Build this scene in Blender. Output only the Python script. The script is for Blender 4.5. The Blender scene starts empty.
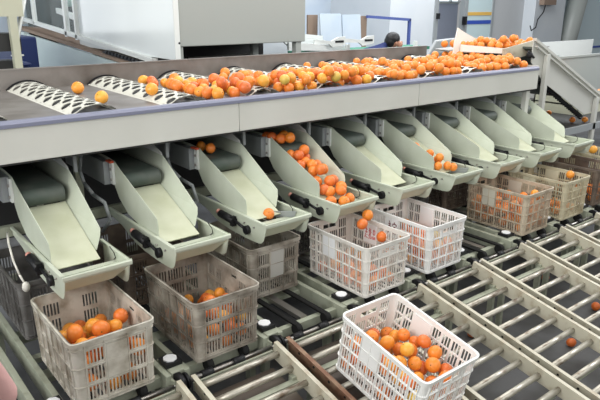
import bpy, math, random
from mathutils import Vector, Matrix
random.seed(7)
C = bpy.context.scene.collection
S = .62                      # spacing of the chutes along the machine
FLOOR = -.1
V = Vector

# ---------------------------------------------------------------- helpers
class MB:
    def __init__(s): s.v = []; s.f = []; s.sm = []
    def add(s, vs, fs, smooth=False):
        n = len(s.v); s.v += [tuple(p) for p in vs]
        for f in fs: s.f.append([i+n for i in f]); s.sm.append(smooth)
        return s
    def box(s, x0, x1, y0, y1, z0, z1):
        vs = [(x, y, z) for z in (z0, z1) for y in (y0, y1) for x in (x0, x1)]
        return s.add(vs, [(0,2,3,1),(4,5,7,6),(0,1,5,4),(2,6,7,3),(0,4,6,2),(1,3,7,5)])
    def prism(s, pts, d):
        pts = [V(p) for p in pts]; d = V(d); n = len(pts)
        vs = pts + [p+d for p in pts]
        fs = [tuple(range(n))[::-1], tuple(range(n, 2*n))] + [(i, (i+1) % n, (i+1) % n+n, i+n) for i in range(n)]
        return s.add(vs, fs)
    def bar(s, p0, p1, w, h, up=(0,0,1)):
        p0 = V(p0); p1 = V(p1); d = (p1-p0).normalized(); sd = d.cross(V(up)).normalized(); u = sd.cross(d)
        vs = [p+sd*a*w/2+u*b*h/2 for p in (p0, p1) for a, b in ((-1,-1),(1,-1),(1,1),(-1,1))]
        return s.add(vs, [(0,1,2,3)[::-1],(4,5,6,7),(0,1,5,4),(1,2,6,5),(2,3,7,6),(3,0,4,7)])
    def tube(s, p0, p1, r, n=16, r2=None, cap=True):
        p0 = V(p0); p1 = V(p1); d = (p1-p0).normalized(); a = V((0,0,1)) if abs(d.z) < .9 else V((1,0,0))
        u = d.cross(a).normalized(); w = d.cross(u); r2 = r if r2 is None else r2
        vs = [p+(u*math.cos(2*math.pi*i/n)+w*math.sin(2*math.pi*i/n))*rr for p, rr in ((p0, r), (p1, r2)) for i in range(n)]
        s.add(vs, [(i, (i+1) % n, (i+1) % n+n, i+n) for i in range(n)], True)
        if cap: s.add(vs, [tuple(range(n))[::-1], tuple(range(n, 2*n))])
        return s
    def path(s, pts, r, n=8):
        for a, b in zip(pts, pts[1:]): s.tube(a, b, r, n)
        for p in pts[1:-1]: s.ball(p, r, 8, 5)
        return s
    def ball(s, c, r, n=16, m=10, sc=(1,1,1)):
        c = V(c); vs = [c+V((0,0,r*sc[2]))]
        for j in range(1, m):
            t = math.pi*j/m
            vs += [c+V((r*sc[0]*math.sin(t)*math.cos(2*math.pi*i/n), r*sc[1]*math.sin(t)*math.sin(2*math.pi*i/n), r*sc[2]*math.cos(t))) for i in range(n)]
        vs.append(c-V((0,0,r*sc[2]))); L = len(vs)-1
        fs = [(0, 1+i, 1+(i+1) % n) for i in range(n)]
        for j in range(m-2):
            o = 1+j*n; fs += [(o+i, o+n+i, o+n+(i+1) % n, o+(i+1) % n) for i in range(n)]
        o = 1+(m-2)*n; fs += [(o+i, L, o+(i+1) % n) for i in range(n)]
        return s.add(vs, fs, True)
    def build(s, name, mat, parent=None, bevel=0, fix=True):
        me = bpy.data.meshes.new(name)
        off = V((0,0,0)); q = parent
        while q is not None: off += q.location; q = q.parent
        me.from_pydata([tuple(V(p)-off) for p in s.v], [], s.f)
        me.polygons.foreach_set('use_smooth', s.sm); me.materials.append(mat)
        if fix:
            import bmesh
            bm = bmesh.new(); bm.from_mesh(me)
            bmesh.ops.remove_doubles(bm, verts=bm.verts, dist=1e-6)
            bmesh.ops.recalc_face_normals(bm, faces=bm.faces); bm.to_mesh(me); bm.free()
        me.update()
        o = bpy.data.objects.new(name, me); C.objects.link(o)
        if parent is not None: o.parent = parent
        if bevel:
            b = o.modifiers.new('bevel', 'BEVEL'); b.width = bevel; b.segments = 2; b.limit_method = 'ANGLE'
        return o

def pieces(name, mat_, parent, boxes, **k):
    for b_ in boxes: q_ = MB(); q_.box(*b_); q_.build(name, mat_, parent, **k)
def tag(o, label, cat, group=None, kind=None):
    o['label'] = label; o['category'] = cat
    if group: o['group'] = group
    if kind: o['kind'] = kind
    return o
def thing(name, loc, label, cat, group=None):
    o = bpy.data.objects.new(name, None); C.objects.link(o); o.location = loc; o.empty_display_size = .1
    return tag(o, label, cat, group)
def struct(o): o['kind'] = 'structure'; return o
def copy_tree(o, parent=None):
    c = o.copy(); C.objects.link(c)
    if parent is not None: c.parent = parent
    for ch in [x for x in bpy.data.objects if x.parent == o]: copy_tree(ch, c)
    return c

# ---------------------------------------------------------------- materials
def mat(name, col, rough=.5, metal=0, col2=None, scale=8, detail=4, lo=.4, hi=.7, bump=0, trans=0, alpha=1, stretch=None, spec=None):
    m = bpy.data.materials.new(name); m.use_nodes = True; nt = m.node_tree; b = nt.nodes['Principled BSDF']
    b.inputs['Roughness'].default_value = rough; b.inputs['Metallic'].default_value = metal
    b.inputs['Base Color'].default_value = (*col, 1)
    if spec is not None: b.inputs['Specular IOR Level'].default_value = spec
    if trans: b.inputs['Transmission Weight'].default_value = trans
    if alpha < 1: b.inputs['Alpha'].default_value = alpha
    if col2 or bump:
        tc = nt.nodes.new('ShaderNodeTexCoord'); n = nt.nodes.new('ShaderNodeTexNoise')
        n.inputs['Scale'].default_value = scale; n.inputs['Detail'].default_value = detail
        src = tc.outputs['Object']
        if stretch:
            mp = nt.nodes.new('ShaderNodeMapping'); mp.inputs['Scale'].default_value = stretch
            nt.links.new(src, mp.inputs['Vector']); src = mp.outputs['Vector']
        nt.links.new(src, n.inputs['Vector'])
    if col2:
        r = nt.nodes.new('ShaderNodeValToRGB'); r.color_ramp.elements[0].position = lo; r.color_ramp.elements[1].position = hi
        r.color_ramp.elements[0].color = (*col, 1); r.color_ramp.elements[1].color = (*col2, 1)
        nt.links.new(n.outputs['Fac'], r.inputs['Fac']); nt.links.new(r.outputs['Color'], b.inputs['Base Color'])
    if bump:
        bp = nt.nodes.new('ShaderNodeBump'); bp.inputs['Strength'].default_value = bump; bp.inputs['Distance'].default_value = .01
        nt.links.new(n.outputs['Fac'], bp.inputs['Height']); nt.links.new(bp.outputs['Normal'], b.inputs['Normal'])
    return m
def emit(name, col, st):
    m = bpy.data.materials.new(name); m.use_nodes = True; b = m.node_tree.nodes['Principled BSDF']
    b.inputs['Base Color'].default_value = (0,0,0,1); b.inputs['Emission Color'].default_value = (*col, 1); b.inputs['Emission Strength'].default_value = st
    return m
M = {}
M['paint'] = mat('pale_green_paint', (.55,.59,.49), .38, col2=(.47,.51,.40), scale=5, lo=.45, hi=.8)
M['slide'] = mat('cream_green_slide', (.54,.56,.42), .45, col2=(.44,.46,.31), scale=6, lo=.45, hi=.85)
M['beam'] = mat('beam_paint', (.60,.60,.56), .4, col2=(.53,.53,.49), scale=2, lo=.3, hi=.8)
M['rail'] = mat('rail_paint', (.52,.49,.39), .45, col2=(.34,.27,.18), scale=12, lo=.50, hi=.78)
M['grn'] = mat('grey_green_frame', (.36,.38,.30), .42, col2=(.18,.19,.14), scale=9, lo=.5, hi=.8)
M['rust'] = mat('rusty_steel', (.20,.10,.06), .7, col2=(.30,.20,.13), scale=16, lo=.4, hi=.7)
M['steel'] = mat('brushed_steel', (.42,.40,.38), .35, .85, col2=(.25,.22,.19), scale=5, lo=.45, hi=.8)
M['lip'] = mat('filmed_steel_lip', (.20,.21,.29), .5, .1)
M['pan'] = mat('worn_steel_pan', (.25,.23,.215), .45, .5, col2=(.14,.12,.105), scale=4, lo=.4, hi=.75)
M['roller'] = mat('roller_steel', (.52,.49,.42), .36, .5, col2=(.20,.15,.11), scale=30, lo=.52, hi=.68, stretch=(.35,1,1))
M['grate'] = mat('white_grate', (.66,.65,.58), .45)
M['dark'] = mat('dark_void_steel', (.035,.035,.035), .6)
M['black'] = mat('black_plastic', (.012,.012,.014), .45, spec=.3)
M['belt'] = mat('green_black_belt', (.055,.075,.062), .6, col2=(.10,.11,.095), scale=7)
M['darkpan'] = mat('stained_dark_pan', (.075,.055,.042), .6, col2=(.15,.13,.10), scale=9, stretch=(.3,2,1), lo=.5, hi=.75)
M['rubber'] = mat('black_rubber', (.012,.012,.012), .8, spec=.2)
M['red'] = mat('red_cap', (.55,.08,.03), .5)
M['pink'] = mat('pink_tip', (.75,.35,.28), .5)
M['cable'] = mat('white_cable', (.7,.68,.62), .5)
M['greybox'] = mat('grey_box_paint', (.30,.32,.33), .4)
M['floor'] = mat('dark_concrete_floor', (.12,.12,.125), .6, col2=(.055,.052,.05), scale=3, bump=.1)
M['wall'] = mat('white_wall', (.66,.69,.72), .6, col2=(.60,.64,.68), scale=1.2)
M['wallb'] = mat('bluish_wall', (.52,.60,.70), .6, col2=(.60,.66,.72), scale=2)
M['wallg'] = mat('grey_wall', (.50,.51,.52), .6)
M['gloss'] = mat('glossy_white_cabinet', (.84,.88,.88), .14, bump=.15, scale=1.6, detail=1)
M['cab'] = mat('grey_cabinet_paint', (.36,.38,.36), .35)
M['white'] = mat('white_paint', (.75,.77,.75), .35)
M['cream'] = mat('cream_paint', (.52,.52,.40), .5)
M['navy'] = mat('navy_plastic', (.01,.025,.12), .45)
M['navycloth'] = mat('navy_cloth', (.012,.022,.10), .9)
M['pinkcloth'] = mat('pink_cloth', (.62,.36,.34), .9, bump=.3, scale=30)
M['skin'] = mat('skin', (.50,.25,.16), .55)
M['hair'] = mat('black_hair', (.008,.007,.008), .5, bump=.5, scale=60)
M['glass'] = mat('window_glass', (.6,.75,.75), .05, alpha=.08)
M['frost'] = mat('frosted_glass', (.62,.76,.78), .3, alpha=.85)
M['blue'] = mat('blue_stripe', (.03,.08,.42), .5)
M['yellow'] = mat('orange_stripe', (.75,.45,.10), .5)
M['bluel'] = mat('blue_frame', (.08,.12,.36), .5)
M['card'] = mat('brown_board', (.28,.20,.15), .8)
M['greenbelt'] = mat('green_belt', (.03,.20,.12), .6)
M['foam'] = mat('white_foam', (.80,.80,.76), .7)
M['label'] = mat('label_white', (.84,.85,.87), .5)
M['inkr'] = mat('red_ink', (.55,.09,.10), .6)
M['inkd'] = mat('dark_red_ink', (.16,.03,.04), .6)
M['stem'] = mat('stem_brown', (.10,.10,.03), .7)
M['ctA'] = mat('crate_warm_grey', (.60,.57,.50), .5, col2=(.25,.21,.15), scale=10, lo=.42, hi=.75)
M['ctB'] = mat('crate_dirty_grey', (.42,.385,.33), .5, col2=(.11,.085,.062), scale=8, lo=.38, hi=.72)
M['ctW'] = mat('crate_white', (.72,.70,.66), .45, col2=(.45,.40,.34), scale=8, lo=.52, hi=.85)
M['ctW2'] = mat('crate_clean_white', (.80,.80,.79), .45, col2=(.60,.58,.55), scale=5, lo=.5, hi=.85)
M['ctC'] = mat('crate_stained_white', (.50,.43,.33), .5, col2=(.22,.15,.10), scale=10, lo=.45, hi=.8)
M['ctD'] = mat('crate_olive_beige', (.55,.50,.36), .5, col2=(.28,.22,.13), scale=9, lo=.45, hi=.8)
M['ctK'] = mat('crate_brown', (.17,.13,.10), .55, col2=(.08,.06,.05), scale=8)
M['ctG'] = mat('crate_charcoal', (.15,.145,.14), .55, col2=(.06,.055,.05), scale=8)
# orange peel: colour varies from fruit to fruit
m = bpy.data.materials.new('orange_peel'); m.use_nodes = True; nt = m.node_tree; b = nt.nodes['Principled BSDF']
oi = nt.nodes.new('ShaderNodeObjectInfo'); r = nt.nodes.new('ShaderNodeValToRGB'); cr = r.color_ramp
cr.elements[0].color = (.66,.13,.03,1); cr.elements[1].color = (.58,.42,.08,1); cr.elements[1].position = 1
for p_, c_ in ((.25,(.76,.19,.03,1)),(.6,(.82,.27,.03,1)),(.88,(.84,.36,.045,1)),(.95,(.78,.42,.06,1))):
    e = cr.elements.new(p_); e.color = c_
tc = nt.nodes.new('ShaderNodeTexCoord'); no = nt.nodes.new('ShaderNodeTexNoise'); no.inputs['Scale'].default_value = 14
mx = nt.nodes.new('ShaderNodeMixRGB'); mx.inputs['Color2'].default_value = (.62,.30,.04,1)
mr = nt.nodes.new('ShaderNodeMapRange'); mr.inputs['From Min'].default_value = .5; mr.inputs['From Max'].default_value = .8; mr.inputs['To Max'].default_value = .55
sep = nt.nodes.new('ShaderNodeSeparateColor'); nt.links.new(oi.outputs['Color'], sep.inputs['Color']); nt.links.new(sep.outputs['Red'], r.inputs['Fac']); nt.links.new(tc.outputs['Object'], no.inputs['Vector']); nt.links.new(no.outputs['Fac'], mr.inputs['Value'])
nt.links.new(mr.outputs['Result'], mx.inputs['Fac']); nt.links.new(r.outputs['Color'], mx.inputs['Color1']); nt.links.new(mx.outputs['Color'], b.inputs['Base Color'])
b.inputs['Roughness'].default_value = .38
M['orange'] = m

# ---------------------------------------------------------------- camera
yaw, pitch, roll, fpx = 0.6778029, 0.3088176, 0.00535813, 617.739
fw = V((math.sin(yaw)*math.cos(pitch), math.cos(yaw)*math.cos(pitch), -math.sin(pitch)))
rt = V((math.cos(yaw), -math.sin(yaw), 0)); up = rt.cross(fw)
rt, up = rt*math.cos(roll)+up*math.sin(roll), -rt*math.sin(roll)+up*math.cos(roll)
CAM = V((-.581455, -2.925227, 2.296535))
cd = bpy.data.cameras.new('camera'); cam = bpy.data.objects.new('camera', cd); C.objects.link(cam)
cam.matrix_world = Matrix(((rt.x, up.x, -fw.x, CAM.x), (rt.y, up.y, -fw.y, CAM.y), (rt.z, up.z, -fw.z, CAM.z), (0,0,0,1)))
cd.sensor_width = 36; cd.lens = fpx/600*36; cd.clip_end = 200
bpy.context.scene.camera = cam

# ---------------------------------------------------------------- oranges
om = MB(); om.ball((0,0,0), 1, 20, 12, (1,1,.93))
ome = None
ORANGES = []      # (pos, radius, label, group, priority)
def orange(p, r=.04, label=None, group=None, pr=0): ORANGES.append((V(p), r, label, group, pr))
def drop(x0, x1, y0, y1, n, r0, r1, h, placed=None, bias=None, tries=50, ok=None, zmax=9):
    """let fruit fall one by one into a box; each settles at the lowest free spot"""
    placed = [] if placed is None else placed; out = []
    for k in range(n):
        r = random.uniform(r0, r1); best = None
        for t in range(tries):
            x = random.uniform(x0+r, x1-r); y = random.uniform(y0+r, y1-r)
            if ok and not ok(x, y): continue
            z = h(x, y)+r
            for (q, qr) in placed:
                d2 = (x-q[0])**2+(y-q[1])**2; R = (r+qr)*.98
                if d2 < R*R: z = max(z, q[2]+math.sqrt(R*R-d2))
            c = z+(bias(x, y) if bias else 0)
            if z < zmax and (best is None or c < best[0]): best = (c, x, y, z)
        if best: q = (best[1], best[2], best[3]); placed.append((q, r)); out.append((q, r))
    return out

# ---------------------------------------------------------------- crates
CW, CD, CH, CR = .41, .594, .357, .03
SW, SD, SA = CW-2*CR, CD-2*CR, CR*math.pi/2
PER = 2*(SW+SD)+4*SA
def peri(s, t, off):
    """point on the tapered rounded-rectangle wall: s along the perimeter, t up, off outwards"""
    s %= PER; segs = ((SW, 'f'), (SA, 'a'), (SD, 'r'), (SA, 'b'), (SW, 'k'), (SA, 'c'), (SD, 'l'), (SA, 'd'))
    hx, hy = CW/2, CD/2
    for L, k in segs:
        if s <= L+1e-9: break
        s -= L
    g = off-.012*(1-t/CH)
    if k == 'f': return (-SW/2+s, -hy-g, t)
    if k == 'r': return (hx+g, -SD/2+s, t)
    if k == 'k': return (SW/2-s, hy+g, t)
    if k == 'l': return (-hx-g, SD/2-s, t)
    c = {'a': (SW/2, -SD/2, -90), 'b': (SW/2, SD/2, 0), 'c': (-SW/2, SD/2, 90), 'd': (-SW/2, -SD/2, 180)}[k]
    an = math.radians(c[2])+s/CR
    return (c[0]+(CR+g)*math.cos(an), c[1]+(CR+g)*math.sin(an), t)
ARC = [SW+SA*i/5 for i in range(6)]+[SW+SA+SD+SA*i/5 for i in range(6)]+[2*SW+2*SA+SD+SA*i/5 for i in range(6)]+[2*SW+3*SA+2*SD+SA*i/5 for i in range(6)]
def psolid(mb, s0, s1, t0, t1, o0, o1):
    cs = sorted({round(x, 6) for x in [s0, s1]+[a for a in ARC if s0 < a < s1]})
    n = len(cs); vs = [peri(c, t, o) for c in cs for (t, o) in ((t0,o0),(t0,o1),(t1,o1),(t1,o0))]
    fs = []
    for i in range(n-1):
        for j in range(4): fs.append((4*i+j, 4*i+(j+1) % 4, 4*i+4+(j+1) % 4, 4*i+4+j))
    if s1-s0 < PER-1e-4: fs += [(0,1,2,3), (4*n-4, 4*n-3, 4*n-2, 4*n-1)]
    mb.add(vs, fs)
def crate_mesh(kind):
    mb = MB(); holes = []; starts = {'f': 0, 'r': SW+SA, 'k': SW+SD+2*SA, 'l': 2*SW+SD+3*SA}
    ribs = []; hr = []
    def slots(s0, s1, t0, t1, n, duty=.58):
        p = (s1-s0)/n
        for i in range(n): holes.append((s0+p*(i+.5-duty/2), s0+p*(i+.5+duty/2), t0, t1))
    if kind in 'AC':
        rows = ((.035,.105),(.13,.205),(.23,.30))
        for k in 'fk':
            o = starts[k]
            for a in (.045, .255):
                for t0, t1 in rows: slots(o+a-.012, o+a+.075, t0, t1, 5)
            for t0, t1 in (rows[:1] if kind == 'A' else rows): slots(o+.130, o+.236, t0, t1, 6)
            ribs += [o+.028, o+.125, o+.24, o+.335]
        for k in 'rl':
            o = starts[k]
            for g in range(6):
                a = o+.01+g*.088
                for j, (t0, t1) in enumerate(rows):
                    if j == 2 and g in (2, 3): continue
                    slots(a+.008, a+.078, t0, t1, 4, .58)
                ribs.append(a)
            ribs.append(o+SD-.004)
        holes.append((starts['r']+.20, starts['r']+.255, .30, .325))
        hr = (.02, .117, .217, .315)
    else:
        rows = ((.020,.093),(.105,.175),(.187,.254),(.265,.328))
        for k in 'fk':
            o = starts[k]
            for g in range(4):
                a = o+.005+g*.087
                for j, (t0, t1) in enumerate(rows):
                    if j == 3 and g in (1, 2): continue
                    slots(a+.007, a+.081, t0, t1, 4, .64)
                ribs.append(a)
            ribs.append(o+SW-.01)
            holes.append((o+.115, o+.235, .285, .315))
        for k in 'rl':
            o = starts[k]
            for g in range(8):
                a = o+.004+g*.0665
                for j, (t0, t1) in enumerate(rows):
                    if g in ((2, 3) if k == 'l' else (4, 5)) and j >= 2: continue
                    slots(a+.006, a+.062, t0, t1, 3, .68)
                ribs.append(a)
            ribs.append(o+SD-.003)
        hr = (.014, .099, .181, .259, .332)
    # wall grid with real openings
    sc = {0.0, round(PER, 5)}; [sc.add(round(a, 5)) for a in ARC]; tcut = {0.0, CH}
    for h in holes: sc |= {round(h[0], 5), round(h[1], 5)}; tcut |= {h[2], h[3]}
    sc = sorted(sc); tcut = sorted(tcut); ns, ntt = len(sc)-1, len(tcut)-1
    import bisect
    hol = [[False]*ntt for _ in range(ns)]
    for h in holes:
        a = bisect.bisect_left(sc, round(h[0], 5)); b_ = bisect.bisect_left(sc, round(h[1], 5)); c = tcut.index(h[2]); d = tcut.index(h[3])
        for i in range(a, b_):
            for j in range(c, d): hol[i][j] = True
    th = .003; idx = {}
    vs = []
    def vi(i, j, o):
        i %= ns; k = (i, j, o)
        if k not in idx: idx[k] = len(vs); vs.append(peri(sc[i], tcut[j], 0 if o else -th))
        return idx[k]
    fs = []
    for i in range(ns):
        for j in range(ntt):
            if hol[i][j]: continue
            for o in (0, 1):
                q = (vi(i,j,o), vi(i+1,j,o), vi(i+1,j+1,o), vi(i,j+1,o)); fs.append(q if o else q[::-1])
            for di, dj, e in ((-1,0,((i,j),(i,j+1))),(1,0,((i+1,j),(i+1,j+1))),(0,-1,((i,j),(i+1,j))),(0,1,((i,j+1),(i+1,j+1)))):
                jj = j+dj; ii = (i+di) % ns
                if jj < 0 or jj >= ntt or hol[ii][jj]:
                    (a, b1), (c, d1) = e; fs.append((vi(a,b1,0), vi(c,d1,0), vi(c,d1,1), vi(a,b1,1)))
    mb.add(vs, fs)
    for s_ in ribs: psolid(mb, s_-.0028, s_+.0028, .004, CH-.008, -.001, .008)
    for t in hr: psolid(mb, 0, PER, t-.0025, t+.0025, -.001, .0065)
    psolid(mb, 0, PER, CH-.010, CH, -.004, .010)           # rim
    psolid(mb, 0, PER, CH-.022, CH-.009, .007, .010)       # rim skirt
    psolid(mb, 0, PER, 0, .010, -.012, .004)
    for i in range(9): mb.box(-CW/2+.018+i*.0443, -CW/2+.036+i*.0443, -CD/2+.012, CD/2-.012, .004, .009)
    for i in range(6): mb.box(-CW/2+.014, CW/2-.014, -CD/2+.016+i*.109, -CD/2+.034+i*.109, .002, .008)
    return mb
CRM = {k: crate_mesh(k) for k in 'ABC'}
def strokes(mb, face, s, t, w, h, glyphs, off):
    """brush lettering as thin raised strokes on a crate wall (inside or outside)"""
    for gi, g in enumerate(glyphs):
        for (x0, y0, x1, y1, wd) in g:
            a = (s+gi*w*1.12+x0*w, t+y0*h); b_ = (s+gi*w*1.12+x1*w, t+y1*h)
            L = math.hypot(b_[0]-a[0], b_[1]-a[1]); nx, ny = -(b_[1]-a[1])/L*wd*w/2, (b_[0]-a[0])/L*wd*w/2
            q = [(a[0]+nx, a[1]+ny), (a[0]-nx, a[1]-ny), (b_[0]-nx, b_[1]-ny), (b_[0]+nx, b_[1]+ny)]
            vs = [peri(u_, v_, o) for o in off for u_, v_ in q]
            mb.add(vs, [(0,1,2,3),(4,5,6,7),(0,1,5,4),(1,2,6,5),(2,3,7,6),(3,0,4,7)])
GL = {'zou': [(.2,.82,.8,.82,.14),(.5,1,.5,.45,.14),(.1,.58,.9,.58,.14),(.5,.35,.85,.35,.12),(.3,.45,.1,.05,.14),(.2,.2,.95,.05,.14)],
      'bu': [(.05,.75,.5,.75,.14),(.28,1,.28,0,.14),(.05,.3,.5,.5,.12),(.6,.95,.6,.1,.14),(.6,.55,.95,.7,.12),(.6,.1,.95,.1,.14),(.95,.1,.95,.3,.12)],
      'xiong': [(.2,.9,.8,.9,.13),(.3,.9,.2,.55,.13),(.8,.9,.8,.55,.13),(.2,.55,.8,.55,.13),(.5,1,.5,.4,.13),(.1,.35,.2,.08,.14),(.4,.32,.45,.1,.14),(.62,.32,.68,.1,.14),(.8,.38,.95,.12,.14)],
      'bao': [(.5,1,.5,.88,.16),(.1,.85,.9,.85,.15),(.1,.85,.1,.68,.14),(.9,.85,.9,.68,.14),(.25,.62,.75,.62,.14),(.25,.4,.75,.4,.14),(.5,.62,.5,.1,.15),(.15,.1,.9,.1,.16),(.68,.3,.8,.2,.16)],
      'fu': [(.3,1,.55,.9,.15),(.15,.78,.85,.78,.14),(.2,.6,.8,.6,.14),(.5,.9,.5,.3,.14),(.2,.4,.85,.4,.14),(.3,.3,.1,.02,.16),(.65,.3,.95,.05,.16)]}
def crate(x, y, z, kind, m, label, group=None, tilt=0, rz=0, plate=None, text=None):
    t = thing('plastic_crate', (0,0,0), label, 'crate', group)
    CRM[kind].build('crate_body', m, t, fix=False)
    if kind == 'C': pass
    elif kind == 'A':
        for s0 in (0, SW+SD+2*SA):
            p = MB(); psolid(p, s0+.13, s0+.236, .122, .305, .002, .005)
            if s0 == 0: p.build('front_plate', plate or m, t)
    else:
        p = MB(); o = 2*SW+SD+3*SA; psolid(p, o+.004+2*.0665+.004, o+.004+4*.0665-.004, .186, .328, .001, .004); lp = p.build('label_plate', plate or M['label'], t)
        p = MB(); o = SW+SA; psolid(p, o+.004+4*.0665+.004, o+.004+6*.0665-.004, .186, .328, -.008, -.0035); rp = p.build('label_plate', plate or M['label'], t)
        if text:
            side, gl, im = text
            p = MB()
            if side == 'inner':       # read from inside, on the +x wall, so it runs backwards along s
                g2 = [[(1-a, b1, 1-c, d, w_) for a, b1, c, d, w_ in GL[g]] for g in gl][::-1]
                strokes(p, None, SW+SA+.004+4*.0665+.010, .215, .034, .085, g2, (-.0095, -.008)); p.build('red_lettering', im, t)['label'] = 'red brushed characters'
            else:
                strokes(p, None, 2*SW+SD+3*SA+.004+2*.0665+.026, .205, .042, .10, [GL[g] for g in gl], (.004, .0055)); p.build('dark_lettering', im, t)['label'] = 'dark red brushed characters'
    t.location = (x+CW/2, y+CD/2, z); t.rotation_euler = (tilt, 0, rz)
    return t
CX = lambda k: S*k-.44
DZ = .45
cr1 = crate(CX(1)-.022, -.35, DZ, 'A', M['ctA'], 'warm grey crate with solid centre plate, nearest crate at lower left, under the leftmost chute', plate=M['ctA'])
cr2 = crate(CX(2), -.345, DZ, 'C', M['ctB'], 'dirty grey-brown crate beside the near warm grey one, oranges low inside', plate=M['ctB'])
cr3 = crate(CX(3)+.02, .085, DZ, 'A', M['ctB'], 'empty-looking grey crate set back with a pale centre plate, under the third chute', plate=mat('grey_plate', (.44,.43,.40), .5))
cr4 = crate(CX(4), -.35, DZ, 'B', M['ctW'], 'white lattice crate with red lettering inside, oranges falling into it', text=('inner', ('zou','bu','xiong'), M['inkr']))
cr5 = crate(CX(5), -.35, DZ, 'B', M['ctW2'], 'clean white lattice crate with dark lettering, right of the crate with red lettering', text=('outer', ('fu','bao'), M['inkd']))
cr7 = crate(CX(7)-.02, -.34, DZ, 'B', M['ctC'], 'stained whitish crate filled with oranges seen through its slots', plate=mat('stained_plate', (.55,.52,.44), .6))
cr8 = crate(CX(8)-.02, -.34, DZ, 'B', M['ctD'], 'olive-beige crate with pale label, behind the stained crate full of oranges', plate=mat('beige_plate', (.62,.58,.44), .6))
crate(CX(9), -.30, DZ, 'B', M['ctK'], 'dark brown crate below the rightmost chute', plate=M['ctK'])
crate(CX(10)-.03, -.05, DZ, 'B', M['ctD'], 'beige crate with an orange on top at the right edge, beyond the brown crate', plate=M['ctD'])
# crates waiting in the back row
for k, kd, m_, l_ in ((1,'A','ctG','charcoal grey empty crate in the back row, behind the nearest warm grey crate'),
                      (2,'A','ctK','dark brown empty crate in the back row under the second chute'),
                      (4,'B','ctG','charcoal crate in the back row behind the crate with red lettering'),
                      (5,'B','ctG','charcoal crate in the back row behind the crate with dark lettering'),
                      (6,'B','ctG','charcoal crate in the back row under the chute holding a few oranges'),
                      (7,'B','ctK','dark brown crate in the back row behind the stained crate'),
                      (8,'B','ctG','charcoal crate in the back row behind the olive-beige crate')):
    crate(CX(k)-.03, .47 if k != 4 else .5, DZ, kd, M[m_], l_, plate=M[m_])
TILT = math.atan(.2)

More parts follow.
